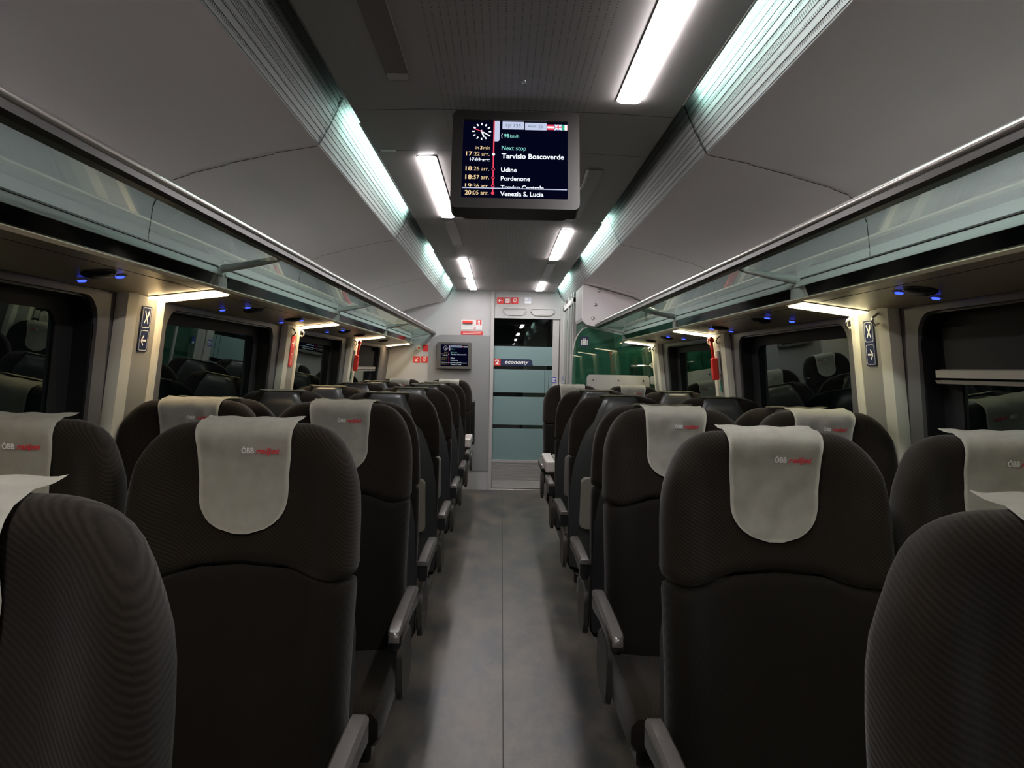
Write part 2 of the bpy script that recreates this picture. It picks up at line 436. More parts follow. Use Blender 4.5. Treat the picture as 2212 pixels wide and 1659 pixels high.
# pillar covers
pn = []
for s, nm in ((-1, 'left'), (1, 'right')):
    fn = wp(s)
    for i, yc in enumerate(PIL):
        t = thing('window_pillar', {2.70: 'pillar cover with grey middle and pale strips and the cutlery sign on the ' + nm,
            4.60: 'grey and pale pillar cover between windows on the ' + nm + ', second from the viewpoint',
            6.50: 'narrow far pillar cover between windows on the ' + nm}.get(yc, 'grey and pale pillar cover on the %s, level with or behind the viewpoint %d windows back' % (nm, 3 - i)), 'pillar', (s * 1.3, yc, 0), group='pillar covers')
        zs = [.80, 1.0, 1.607]
        mv = lambda p, o=(s * 1.3, yc): (p[0] - o[0], p[1] - o[1], p[2])
        bm = B(); loft(bm, [[mv(fn(yc + a, z, d)) for a, d in ((-.075, -.035), (.075, -.035), (.075, -.002), (-.075, -.002))] for z in zs])
        obj('pillar_band', bm, M['pillar'], t)
        for q in (-1, 1):
            bm = B(); pr = [(.075, -.038), (.087, -.046), (.138, -.036), (.146, -.020), (.148, -.002), (.075, -.002)]
            loft(bm, [[mv(fn(yc + q * a, z, d)) for a, d in pr] for z in zs]); obj('pale_strip', bm, M['cream'], t, 'auto')

# ------------------------------------------------------------------ end wall, door
DX0, DX1 = -.128, .622
ZH = 1.915
bm = B()
def ceil_z(x):
    x = abs(x); P = [(0, ZC), (.533, ZC - .012), (.534, 2.235), (.574, 2.255), (.586, 2.20), (.604, 2.15), (.655, 2.09)] + [(a, b) for a, b in side_profile(1)]
    for (a, b), (c, d) in zip(P, P[1:]):
        if a <= x <= c and c > a: return b + (d - b) * (x - a) / (c - a)
    return 1.6
def zpoly(x0, x1, z0, n=60):
    xs = [x0 + (x1 - x0) * i / n for i in range(n + 1)]
    return [(x0, z0), (x1, z0)] + [(x, ceil_z(x) + .02) for x in reversed(xs)]
prism(bm, zpoly(-1.34, DX0, 0), lambda u, v, d: (u, d, v), YEND, YEND + .05)
prism(bm, zpoly(DX1, 1.34, 0), lambda u, v, d: (u, d, v), YEND, YEND + .05)
prism(bm, zpoly(DX0, DX1, ZH), lambda u, v, d: (u, d, v), YEND + .004, YEND + .05)
struct('wall_end', bm, M['white'])
bm = B(); prism(bm, rrect(-.845, DX0 - .03, .21, 1.715, [.001, .16, .001, .001], 10), lambda u, v, d: (u, d, v), YEND - .006, YEND + .001)
struct('trim_%d' % tn, bm, M['endgrey'], label='grey raised panel with a rounded corner on the white end wall'); tn += 1
bm = B(); prism(bm, zpoly(-1.34, 1.34, 0), lambda u, v, d: (u, d, v), YBACK - .05, YBACK); struct('wall_back', bm, M['white'])
# door frame
e = bpy.data.objects.new('door_1', None); e['kind'] = 'structure'; e['label'] = 'glass end door marked economy between aluminium posts'; link(e)
bm = B(); box(bm, DX0 - .026, DX0 + .012, YEND - .02, YEND + .06, 0, ceil_z(.1), .003); obj('door_post', bm, M['alumat'], e)
bm = B(); box(bm, DX1 - .005, DX1 + .03, YEND - .03, YEND + .06, 0, ceil_z(.622), .003); obj('door_post', bm, M['alumat'], e)
bm = B(); box(bm, DX0, DX1, YEND - .03, YEND + .08, 0, .014, .003); obj('threshold', bm, M['alu'], e)
bm = B(); box(bm, DX1 - .085, DX1 - .012, YEND + .012, YEND + .045, .02, ZH, .004)
box(bm, DX0 + .013, DX1 - .085, YEND + .012, YEND + .045, .02, .10, .003); box(bm, DX0 + .013, DX1 - .085, YEND + .012, YEND + .045, .30, .335, .003)
obj('door_leaf_frame', bm, M['alumat'], e)
bm = B(); N = 15
prof = [(YEND + .02, .10)]
for i in range(N):
    z = .10 + .2 * i / N; prof += [(YEND + .014, z + .002), (YEND + .014, z + .0095), (YEND + .022, z + .0112)]
prof.append((YEND + .02, .30))
A = [bm.verts.new((DX0 + .013, y, z)) for y, z in prof]; Q = [bm.verts.new((DX1 - .085, y, z)) for y, z in prof]
for i in range(len(prof) - 1): bm.faces.new((A[i], Q[i], Q[i + 1], A[i + 1]))
obj('ribbed_kick_panel', bm, M['alumat'], e, fixn=False)
gx0, gx1 = DX0 + .013, DX1 - .085
# clear sheet with frosted bands on it
bm = B(); bm.faces.new([bm.verts.new(p) for p in ((gx0, YEND + .03, .335), (gx1, YEND + .03, .335), (gx1, YEND + .03, ZH), (gx0, YEND + .03, ZH))]); obj('door_pane', bm, M['doorglass'], e, fixn=False)
def zpx(y): return 1.35 + (797 - y) * YEND / F_PX
for a, b in ((994, 926), (918, 857), (848, 798), (789, 748)):
    bm = B(); z0 = max(zpx(a), .336); z1 = zpx(b)
    bm.faces.new([bm.verts.new(p) for p in ((gx0, YEND + .027, z0), (gx1, YEND + .027, z0), (gx1, YEND + .027, z1), (gx0, YEND + .027, z1))]); obj('frosted_band', bm, M['frost'], e, fixn=False)
bm = B()
for x in (.455, .50): box(bm, x, x + .004, YEND + .0245, YEND + .0265, .34, 1.39)
obj('door_marks', bm, M['blackmatt'], e)
# economy label on the glass
t = thing('class_sign', 'red and navy strip reading 2 economy on the glass end door', 'sign', (DX0 + .013, YEND + .02, zpx(783)))
g = G2(fn_front(0, 0, 0)); h = .038
g.rect(0, .077, -h, h, 'red', 1); g.poly([(.077, -h + .004), (.437, -h + .004), (.425, h * .6), (.405, h), (.077, h)], 'navy', 1)
g.make('sign_plate', t)
g = G2(fn_front(0, 0, 0)); g.text('2', .014, -.023, .072, 'signw', 2, bold=.03, width=.048); g.make('sign_number', t); g = G2(fn_front(0, 0, 0)); g.text('economy', .125, -.012, .058, 'signw', 2, bold=.022, shear=.25, width=.265)
g.make('sign_lettering', t)
# header flaps above the door
bm = B(); box(bm, DX0 + .012, DX1 - .005, YEND - .008, YEND + .004, ZH - .005, ZH + .125, .003); struct('trim_%d' % tn, bm, M['white'], label='white box beam over the end door'); tn += 1
for i, (a, b) in enumerate(((-.02, .235), (.29, .545))):
    t = thing('overdoor_handle', 'oval white recessed handle over the end door, ' + ('left' if i == 0 else 'right') + ' of the two', 'handle', ((a + b) / 2, YEND - .008, 1.985), group='oval handles over the door')
    w = (b - a) / 2
    bm = B(); ring(bm, rrect(-w, w, -.042, .036, [.015, .015, .06, .06], 6), rrect(-w + .006, w - .006, -.034, .030, [.013, .013, .05, .05], 6), lambda u, v, d: (u, -d, v), 0, .012); obj('handle_shadow_rim', bm, M['pillar'], t)  # rim coloured darker to stand for the shadow outlining the handle
    bm = B(); prism(bm, rrect(-w + .006, w - .006, -.034, .030, [.013, .013, .05, .05], 6), lambda u, v, d: (u, -d, v), 0, .006); obj('handle_face', bm, M['white'], t)
    for q in (-1, 1): bm = B(); ball(bm, (q * (w - .004), -.012, 0), .009); obj('pivot', bm, M['chrome'], t)
# vestibule behind the door
bm = B()
box(bm, -.75, -.72, YEND + .1, YEND + 2.5, 0, 2.3); box(bm, .95, .98, YEND + .1, YEND + 2.5, 0, 2.3); box(bm, -.75, .98, YEND + 2.5, YEND + 2.53, 0, 2.3); box(bm, -.75, .98, YEND + .1, YEND + 2.5, 2.2, 2.23)
struct('wall_vestibule', bm, M['wall'])
bm = B(); box(bm, .28, .62, YEND + 2.44, YEND + 2.5, 0, 1.95, .01); struct('door_2', bm, M['cream'], label='pale door at the far side of the vestibule')
t = thing('vestibule_lamp', 'small pale ceiling lamp in the vestibule seen through the door glass', 'lamp', (.35, YEND + .5, 2.2))
bm = B(); box(bm, -.05, .05, -.10, .10, -.02, -.001, .004); obj('diffuser', bm, emit('vestibule light', (.8, 1, .95), 5.0), t)

# ------------------------------------------------------------------ signs on the end wall and elsewhere
def P(px, py, Y, roll=.0192):        # photo pixel on a plane at depth Y
    a = px - 1083; b = 797 - py
    return (-.025 + (a - b * roll) * Y / F_PX, 1.35 + (b + a * roll) * Y / F_PX)
def wallbox(px0, px1, py0, py1, Y):
    a = P(px0, (py0 + py1) / 2, Y); b = P(px1, (py0 + py1) / 2, Y); c = P((px0 + px1) / 2, py0, Y); d = P((px0 + px1) / 2, py1, Y)
    return (a[0] + b[0]) / 2, (c[1] + d[1]) / 2, (b[0] - a[0]) / 2, (c[1] - d[1]) / 2
def sign(name, label, px, Y, draw, mat='red', r=.12, rot=0, grp=None, cat='sign'):
    x, z, w, h = wallbox(*px, Y)
    t = thing(name, label, cat, (x, Y, z), group=grp)
    bm = B(); prism(bm, rrect(-w, w, -h, h, r * min(w, h) * 2, 4), lambda u, v, d: (u, -d, v), 0, .0025); obj('sign_plate', bm, M[mat], t)
    g = G2(fn_front(0, -.0026, 0)); draw(g, w, h); g.make('pictogram', t)
    return t
def textlines(m, n):
    def d(g, w, h):
        for i in range(n):
            v = h * .75 - (i + .5) * 1.5 * h / n; g.rect(-w * .8, w * (.8 - .25 * (i % 3 == 2)), v - h * .10 / max(1, n / 5), v + h * .10 / max(1, n / 5), m)
    return d
def arrow(ang): return lambda g, w, h: quad_sign_arrow(g, 0, 0, min(w, h) * .62, ang, 'signw', 1)
def exting(g, w, h):
    g.path([(-.30 * w, .62 * h), (.25 * w, .62 * h), (.55 * w, .2 * h), (-.1 * w, -.7 * h)], w * .16, 'signw')
    g.path([(-.45 * w, .45 * h), (-.3 * w, .05 * h), (-.42 * w, -.45 * h)], w * .16, 'signw'); g.path([(0, .5 * h), (0, -.1 * h), (-.15 * w, -.55 * h)], w * .13, 'signw')
YS = YEND - .0015
sign('exit_arrow_sign', 'red square sign with a white left arrow over the end door', (1073, 1088, 643, 657), YS - .0, arrow(PI))
sign('notice_label', 'narrow red notice between two red signs over the end door', (1090, 1102, 643, 657), YS, textlines('signw', 6))
sign('extinguisher_sign', 'red extinguisher sign beside the narrow notice over the end door', (1104, 1119, 643, 657), YS, exting)
sign('pale_label', 'pale blue label on the right over the end door', (1132, 1147, 643, 657), YS, lambda g, w, h: (g.rect(-w * .8, w * .9, -h * .8, -h * .3, 'signw'), g.rect(-w * .8, -w * .1, h * .1, h * .7, 'signw')), mat='palew')
t = sign('emergency_plate', 'white screwed plate with red lever left of the end door', (996, 1041, 692, 713), YS, lambda g, w, h: g.rect(-w * .98, w * .98, -h * .97, -h * .95, 'pillar'), mat='plate', r=.05)
bm = B(); box(bm, -.10, .01, -.028, -.003, .015, .045, .006); obj('red_lever', bm, M['redl'], t)
g = G2(fn_front(0, -.0028, 0)); g.rect(.05, .108, 0, .056, 'red', 1); g.rect(.068, .09, .028, .05, 'signw', 2); g.circ(.079, .013, .013, 'signw', 2); g.circ(.079, .013, .007, 'red', 3); g.circ(.032, -.035, .018, 'signw', 1); g.circ(.032, -.035, .016, 'lred', 2); g.circ(.032, -.035, .011, 'signw', 3); g.circ(.032, -.035, .006, 'seam', 4); g.make('red_symbols', t)
sign('red_notice', 'long red notice strip beneath the emergency lever', (995, 1043, 716, 724), YS, textlines('signw', 2))
t = thing('round_alarm', 'round cream alarm button with red middle on the end wall', 'button', (P(905, 752, YS)[0], YS, P(905, 752, YS)[1]))
bm = B(); cyl(bm, (0, 0, 0), (0, -.012, 0), .033, .030, 24); obj('button_rim', bm, M['cream'], t); bm = B(); cyl(bm, (0, -.012, 0), (0, -.018, 0), .012, .010, 16); obj('red_middle', bm, M['redl'], t)
sign('red_text_sign', 'small red text sign right of the round alarm button', (913, 926, 745, 760), YS, textlines('lred', 5), mat='red')
sign('down_arrow_sign', 'red square sign with a white arrow pointing down left on the end wall', (892, 907, 770, 784), YS, arrow(-PI * .75))
sign('extinguisher_sign', 'red extinguisher sign left of the wall monitor, by the slanted arrow', (909, 924, 770, 784), YS, exting)
sign('blue_sticker', 'small blue sticker on the right frame of the end door', (1191, 1200, 815, 828), YEND + .0115, textlines('signw', 4), mat='blue', r=.02)

# ------------------------------------------------------------------ information displays
for _k in ('sW', 'sO', 'sT', 'sR', 'sL', 'sG', 'sB', 'sGr', 'sD', 'sGy'):
    _e = M[_k].node_tree.nodes['Emission'].inputs; e2('D' + _k, _e[0].default_value[:3], _e[1].default_value * (.45 if _k in ('sW', 'sL', 'sT') else .22))
def screen_graphics(fn, W, H, parent, dim=''):
    """layout measured on the big ceiling screen: 637 x 510 units"""
    g = G2(fn, .0006); g.dim = dim; k = W / 637.
    X = lambda x: (x - 828) * k - W / 2; Yv = lambda y: H / 2 - (y - 715) * (H / 510.)
    L = lambda s, x, y, sz, m, w, lay=2, al='LEFT', b=.005, sh=0: g.text(s, X(x), Yv(y + sz * .36), sz * k * 1.0, m, lay, align=al, bold=b, width=w * k, shear=sh)
    c = (X(938), Yv(787))
    for i in range(12):
        a = PI / 6 * i; d = Vector((math.sin(a), math.cos(a))); cc = Vector(c)
        g.line(tuple(cc + d * 42 * k), tuple(cc + d * 57 * k), 8 * k, 'sW', 2)
    for ang, l, w, m in ((159, 40, 9, 'sW'), (120, 60, 7, 'sW'), (-70, 52, 5, 'sR')):
        a = math.radians(ang); d = Vector((math.sin(a), math.cos(a))); cc = Vector(c); g.line(tuple(cc - d * 10 * k), tuple(cc + d * l * k), w * k, m, 3 if m == 'sW' else 4)
    g.poly(rrect(X(1016), X(1046), Yv(850), Yv(715), [.001, .001, .001, 14 * k], 4), 'sL', 2)
    g.rect(X(1008), X(1016), Yv(1187), Yv(715), 'sR', 2)
    g.rect(X(1062), X(1192), Yv(768), Yv(718), 'sL', 2, 3 * k); g.rect(X(1198), X(1328), Yv(770), Yv(722), 'sL', 2, 3 * k)
    L('RJX', 1082, 743, 34, 'sGy', 36, 3); L('135', 1130, 743, 34, 'sG', 42, 3, b=.018); g.rect(X(1218), X(1265), Yv(752), Yv(736), 'sG', 3, 2 * k); g.rect(X(1222), X(1261), Yv(746), Yv(741), 'sL', 4); L('25', 1277, 745, 32, 'sG', 28, 3)
    for i, m in enumerate(('sR', 'sW', 'sR')): g.rect(X(1332), X(1373), Yv(767 - 12 * i), Yv(755 - 12 * i), m, 2)
    g.rect(X(1376), X(1418), Yv(767), Yv(731), 'sB', 2); g.line((X(1376), Yv(767)), (X(1418), Yv(731)), 6 * k, 'sW', 3); g.line((X(1376), Yv(731)), (X(1418), Yv(767)), 6 * k, 'sW', 3)
    g.rect(X(1393), X(1401), Yv(767), Yv(731), 'sR', 5); g.rect(X(1376), X(1418), Yv(753), Yv(745), 'sR', 5); g.rect(X(1390), X(1404), Yv(767), Yv(731), 'sW', 4); g.rect(X(1376), X(1418), Yv(756), Yv(742), 'sW', 4)
    for i, m in enumerate(('sGr', 'sW', 'sR')): g.rect(X(1421 + 15 * i), X(1436 + 15 * i), Yv(767), Yv(731), m, 2)
    L('{', 1055, 810, 34, 'sW', 9); L('95', 1073, 810, 34, 'sT', 30, b=.018); L('km/h', 1109, 812, 30, 'sT', 53)
    L('Next stop', 1060, 890, 42, 'sT', 146); L('Tarvisio Boscoverde', 1060, 942, 46, 'sW', 372, b=.018)
    L('in', 905, 892, 30, 'sO', 18, b=.0); L('3', 931, 892, 32, 'sO', 13, b=.018); L('min', 950, 892, 30, 'sO', 40, b=.0)
    for h, r, y in (('17', ':22 arr.', 932), ('18', ':26 arr.', 1028), ('18', ':57 arr.', 1083), ('19', ':36 arr.', 1138), ('20', ':05 arr.', 1184)):
        L(h, 848, y, 40, 'sO', 38, b=.018); L(r, 890, y, 38, 'sO', 98, b=.004)
    L('17:03 arr.', 873, 970, 32, 'sW', 115, b=0); g.rect(X(870), X(990), Yv(972), Yv(969), 'sW', 3)
    L('Udine', 1058, 1032, 40, 'sW', 94, b=.018); L('Pordenone', 1058, 1088, 40, 'sW', 173, b=.018); L('Treviso Centrale', 1058, 1145, 40, 'sW', 255, b=.02)
    g.rect(X(830), X(1006), Yv(1213), Yv(1147), 'sD', 4); g.rect(X(1018), X(1460), Yv(1213), Yv(1150), 'sD', 4)
    g.rect(X(832), X(1450), Yv(1158), Yv(1152), 'sL', 5)
    L('20', 848, 1184, 40, 'sO', 38, 6, b=.018); L(':05 arr.', 890, 1184, 38, 'sO', 98, 6, b=.004); L('Venezia S. Lucia', 1056, 1188, 40, 'sW', 255, 6, b=.018)
    g.circ(X(1012), Yv(937), 9 * k, 'sW', 5)
    for y in (1032, 1087, 1138): g.circ(X(1012), Yv(y), 10 * k, 'sR', 3); g.circ(X(1012), Yv(y), 5 * k, 'sD', 4)
    g.circ(X(1012), Yv(1187), 10 * k, 'sR', 6)
    return g.make('display_text', parent)
t = thing('tape_scrap', 'tiny white scrap of tape on the ceiling edge left of the screen', 'tape', (-.486, 3.11, ZC - .0125)); bm = B(); box(bm, -.03, .03, -.004, .004, -.003, .002); obj('tape', bm, M['signw'], t)
# ceiling screen
YSC = 2.50
x, z, w, h = wallbox(976, 1250, 236, 466, YSC)
t = thing('ceiling_screen', 'large dark framed journey screen hanging from the ceiling over the aisle', 'screen', (x, YSC, z)); t.rotation_euler = (math.radians(-15), 0, 0)
bm = B(); fnf = lambda u, v, d: (u, -d, v)
ring(bm, rrect(-w, w, -h, h, .018, 5), rrect(-w * .835, w * .815, -h * .80, h * .82, .004, 5), fnf, -.005, .012)
prism(bm, rrect(-w, w, -h, h, .018, 5), fnf, -.055, -.0051)
prism(bm, rrect(-w * .9, w * .9, -h * .95, h * .95, .03, 5), fnf, -.085, -.0551)
obj('housing', bm, M['bezel'], t, 'auto')
bm = B(); prism(bm, [(-w * .835, -h * .80), (w * .815, -h * .80), (w * .815, h * .82), (-w * .835, h * .82)], fnf, -.004, .0); obj('display', bm, M['scr'], t)
sx, sz, sw, sh = wallbox(999, 1229, 256, 443, YSC)
screen_graphics(lambda u, v, d: (u + sx - x, -.0006 - d, v + sz - z), sw * 2, sh * 2, t)
bm = B(); box(bm, -.10, .10, .03, .075, h * .80, h + .02); obj('ceiling_mount', bm, M['black'], t)
t = thing('ceiling_screw', 'small brass screw head above the ceiling screen', 'screw', (.0, 2.36, ZC - .001)); bm = B(); ball(bm, (.025, 0, -.003), .009, 1, 1, .6); obj('screw_head', bm, M['chrome'], t)
# wall monitor
Yw = YEND - .007
x, z, w, h = wallbox(944, 1018, 740, 797, Yw - .05)
t = thing('wall_monitor', 'small grey framed journey monitor on the end wall left of the door', 'monitor', (x, Yw, z))
bm = B(); ring(bm, rrect(-w, w, -h, h, .014, 5), rrect(-w * .80, w * .80, -h * .80, h * .84, .004, 5), fnf, .042, .055); prism(bm, rrect(-w, w, -h, h, .014, 5), fnf, 0, .0419); obj('housing', bm, M['bezel2'], t, 'auto')
bm = B(); prism(bm, [(-w * .8, -h * .8), (w * .8, -h * .8), (w * .8, h * .84), (-w * .8, h * .84)], fnf, .0425, .045); obj('display', bm, M['scr'], t)
screen_graphics(lambda u, v, d: (u, -.0455 - d, v), w * 1.56, h * 1.55, t, 'D')

# ------------------------------------------------------------------ lamps
lamps = [(.36, 1.22, 2.50, 'long bright ceiling strip lamp nearest the viewpoint, right of the screen'),
         (-.345, 3.20, 4.46, 'bright ceiling strip lamp immediately left of the ceiling screen'),
         (.36, 4.80, 6.10, 'bright ceiling strip lamp on the right, beyond the screen'),
         (-.345, 6.16, 7.42, 'bright ceiling strip lamp on the left, second from the end wall'),
         (-.345, 7.60, 8.52, 'short bright ceiling strip lamp on the left against the end wall'),
         (.36, 7.72, 8.52, 'short bright ceiling strip lamp on the right against the end wall'),
         (-.345, -.42, .85, 'ceiling strip lamp on the left above the viewpoint'),
         (.36, -2.4, -1.1, 'ceiling strip lamp on the right behind the viewpoint'),
         (-.345, -4.0, -2.7, 'ceiling strip lamp on the left well behind the viewpoint'),
         (.36, -6.0, -4.7, 'ceiling strip lamp on the right far behind the viewpoint'),
         (.36, -9.4, -8.2, 'ceiling strip lamp on the right at the back of the car')]
for x, y0, y1, lab in lamps:
    t = thing('strip_lamp', lab, 'lamp', (x, (y0 + y1) / 2, ZC - .005), group='lit ceiling strip lamps'); l = (y1 - y0) / 2
    bm = B(); prism(bm, rrect(-.040, .040, -l - .006, l + .006, .014, 5), lambda u, v, d: (u, v, d), -.003, .002); obj('lamp_frame', bm, M['ceilplain'], t)
    bm = B(); prism(bm, rrect(-.034, .034, -l, l, .012, 5), lambda u, v, d: (u, v, -d), .0035, .010, bev=.003); obj('diffuser', bm, M['lamp'], t)
off = [(-.345, 1.40, 2.36, 'unlit dark ceiling strip lamp on the left near the viewpoint'), (-.345, 4.62, 5.55, 'unlit ceiling strip lamp on the left with a pale end, beyond the screen'), (.36, 6.35, 7.35, 'unlit ceiling strip lamp on the right near the end wall'),
       (.36, 3.35, 4.40, 'unlit ceiling strip lamp on the right behind the screen, with a peeling edge')]
dk = pbr('unlit lamp cover', (.15, .125, .115), .3)
for x, y0, y1, lab in off:
    t = thing('strip_lamp', lab, 'lamp', (x, (y0 + y1) / 2, ZC - .005), group='unlit ceiling strip lamps'); l = (y1 - y0) / 2
    bm = B(); prism(bm, rrect(-.034, .034, -l, l, .012, 5), lambda u, v, d: (u, v, -d), -.003, .006); obj('diffuser', bm, dk, t)
    if y0 == 3.35:
        bm = B(); a = [(-.036 + .004 * math.sin(i * 1.3), l - i * l / 7) for i in range(15)]
        prism(bm, a + [(q[0] + .010 + .002 * math.sin(j * 2.1), q[1]) for j, q in reversed(list(enumerate(a)))], lambda u, v, d: (u, v, -d), .006, .012); obj('peeling_tape', bm, M['plate'], t)
    bm = B(); prism(bm, rrect(-.031, .031, l - .06, l - .01, .004, 3), lambda u, v, d: (u, v, -d), .006, .0075); obj('cover_clip', bm, M['alumat'], t)
coves = [(-1, 2.78, 4.50), (-1, 5.75, 7.3), (-1, 7.5, 8.6), (1, .9, 2.50), (1, 4.55, 6.15), (1, 7.3, 8.6), (-1, -.7, .9), (1, -2.5, -.9)]
for i, (s, y0, y1) in enumerate(coves):
    o = thing('cove_lamp', 'hidden cool tube lamp washing the %s ceiling strip, %s' % ('left' if s < 0 else 'right', ('beside the screen', 'third from the end wall', 'against the end wall', 'nearest the viewpoint', 'beyond the screen', 'against the end wall', 'above the viewpoint', 'behind the viewpoint')[i]), 'lamp', (s * .5335, (y0 + y1) / 2, 2.211))
    l = (y1 - y0) / 2; bm = B(); box(bm, min(s * .002, s * .005), max(s * .002, s * .005), -l, l, -.011, .016); obj('light_bar', bm, M['cove'], o)
    bm = B(); box(bm, min(0, s * .0019), max(0, s * .0019), -l - .01, l + .01, -.0125, .020); box(bm, min(0, s * .006), max(0, s * .006), -l - .01, l + .01, -.0145, -.0125); obj('lamp_holder', bm, M['alumat'], o)

# ------------------------------------------------------------------ luggage racks
MOD = [-2.98, -1.06, .86, 2.75, 4.68, 6.62, 8.50]
def rack(s, nm, yend):
    t = thing('luggage_rack', 'long glass shelf luggage rack with a polished rail along the %s wall' % nm, 'luggage rack', (s * 1.0, 0, 1.6))
    sh = lambda p: (p[0] - s * 1.0, p[1], p[2] - 1.6)
    y0 = YBACK + .05
    bm = B(); N = 14; prof = []
    for i in range(N):
        a = 2 * PI * i / N; prof.append((s * (.768 + .011 * math.cos(a)), 1.742 + .011 * math.sin(a)))
    loft(bm, [[sh((x, y, z)) for x, z in prof] for y in (y0, yend)]); obj('rail', bm, M['railmat'], t, 'auto')
    bm = B(); loft(bm, [[sh((s * x, y, z)) for x, z in ((.763, 1.718), (.763, 1.733), (.80, 1.733), (.80, 1.712), (.775, 1.712))] for y in (y0, yend)]); obj('rail_channel', bm, pbr('dark rail channel', (.025, .021, .018), .35), t)
    ms = [y0] + [m for m in MOD if m < yend - .1] + [yend]
    for a, b in zip(ms, ms[1:]):
        bm = B(); loft(bm, [[sh((s * x, y, z)) for x, z in ((.79, 1.722), (1.0, 1.688), (1.212, 1.672), (1.212, 1.664), (1.0, 1.680), (.79, 1.714))] for y in (a + .012, b - .012)]); obj('glass_shelf', bm, M['rackglass'], t)
        bm = B(); loft(bm, [[sh((s * x, y, z)) for x, z in ((.990, 1.654), (1.000, 1.678), (1.03, 1.678), (1.03, 1.645), (.990, 1.652))] for y in (a + .012, b - .012)]); obj('fascia_bead', bm, M['alumat'], t)
        bm = B(); loft(bm, [[sh((s * x, y, z)) for x, z in ((.9965, 1.6785), (.9965, 1.6825), (1.005, 1.6825), (1.005, 1.6785))] for y in (a + .012, b - .012)]); obj('glass_seal', bm, M['black'], t)
        bm = B(); loft(bm, [[sh((s * x, y, z)) for x, z in ((.992, 1.652), (.999, 1.652), (1.0145, 1.614), (1.0075, 1.614))] for y in (a + .05, b - .10)]); obj('black_fascia', bm, M['blackglass'], t)
    bm = B(); loft(bm, [[sh((s * x, y, z)) for x, z in ((.9975, 1.660), (1.02, 1.660), (1.03, 1.600), (1.0145, 1.612), (.999, 1.650))] for y in (y0, yend)]); obj('fascia', bm, M['alumat'], t)
    bm = B(); loft(bm, [[sh((s * x, y, z)) for x, z in ((.996, 1.6125), (.994, 1.6095), (1.0, 1.602), (1.262, 1.570), (1.262, 1.60), (1.02, 1.612))] for y in (y0, yend)]); obj('underside', bm, M['under'], t, 'auto')
    bm = B(); loft(bm, [[sh((s * x, y, z)) for x, z in ((1.045, 1.5962), (1.048, 1.5958), (1.048, 1.60), (1.045, 1.60))] for y in (y0, yend)]); obj('underside_groove', bm, M['seam'], t)
    for m in MOD:
        if m > yend: continue
        bm = B(); tube(bm, [sh((s * .785, m + .03, 1.73)), sh((s * .83, m + .02, 1.715)), sh((s * .92, m, 1.692)), sh((s * 1.0, m - .01, 1.676))], [.010, .012, .013, .014], 10)
        box(bm, *(lambda a: (min(a), max(a)))(((s * .995) - s, (s * 1.03) - s)), m - .05, m + .04, 1.608 - 1.6, 1.684 - 1.6, .005)
        obj('bracket', bm, M['alumat'], t, 'auto')
    return t
rack(-1, 'left', YEND - .01); rack(1, 'right', 6.70)

UT = math.atan(.032 / .262)
def uz(x): return 1.602 - (abs(x) - 1.0) * .122
# lamps, speakers and reading lights under the racks
names = ['nearest the viewpoint', 'second from the viewpoint', 'third from the viewpoint', 'farthest from the viewpoint']
for s, nm in ((-1, 'left'), (1, 'right')):
    ys = [2.78, 4.71, 6.60] + ([8.38] if s < 0 else [])
    for i, y in enumerate(ys + [.88, -1.04]):
        lab = 'bright rectangular lamp under the %s rack, ' % nm + (names[i] if i < len(ys) else ('overhead of the viewpoint' if y > 0 else 'behind the viewpoint'))
        t = thing('rack_lamp', lab, 'lamp', (s * 1.13, y, uz(1.13)), group='rectangular lamps under the racks'); t.rotation_euler = (0, s * UT, 0)
        bm = B(); prism(bm, rrect(-.125, .125, -.085, .085, .012, 4), lambda u, v, d: (u, v, -d), -.0005, .003); obj('lamp_frame', bm, M['under'], t)
        bm = B(); prism(bm, rrect(-.118, .118, -.078, .078, .010, 4), lambda u, v, d: (u, v, -d), .0031, .007, bev=.002); obj('diffuser', bm, M['rlamp' if s < 0 else 'rlampR'], t)
    for i, y in enumerate((2.13, 3.45, 4.10, 5.42, 6.0, 7.2)):
        if s > 0 and y > 6.5: continue
        w = ('first', 'second', 'third', 'fourth', 'fifth', 'sixth')[i]
        t = thing('speaker_disc', 'dark round speaker under the %s rack, %s from the viewpoint' % (nm, w), 'speaker', (s * 1.11, y, uz(1.11)), group='speaker discs under the racks'); t.rotation_euler = (0, s * UT, 0)
        bm = B(); ball(bm, (0, 0, -.002), .045, 1, 1, .35, 20); obj('grille', bm, M['black'], t, True)
        if i < 4:
            for q, dx in enumerate((1.20, 1.095)):
                dy = (.085, -.13, .10, -.12)[i]
                d = thing('reading_light', 'blue reading light button by the %s speaker under the %s rack, on its %s side' % (w, nm, ('window', 'aisle')[q]), 'light', (s * dx, y + dy, uz(dx)), group='blue reading lights'); d.rotation_euler = (0, s * UT, 0)
                bm = B(); cyl(bm, (0, 0, .004), (0, 0, -.004), .021, .019, 20); obj('ring', bm, M['alumat'], d)
                bm = B(); cyl(bm, (0, 0, -.0041), (0, 0, -.008), .012, .010, 16); obj('blue_lens', bm, M['blued'], d)
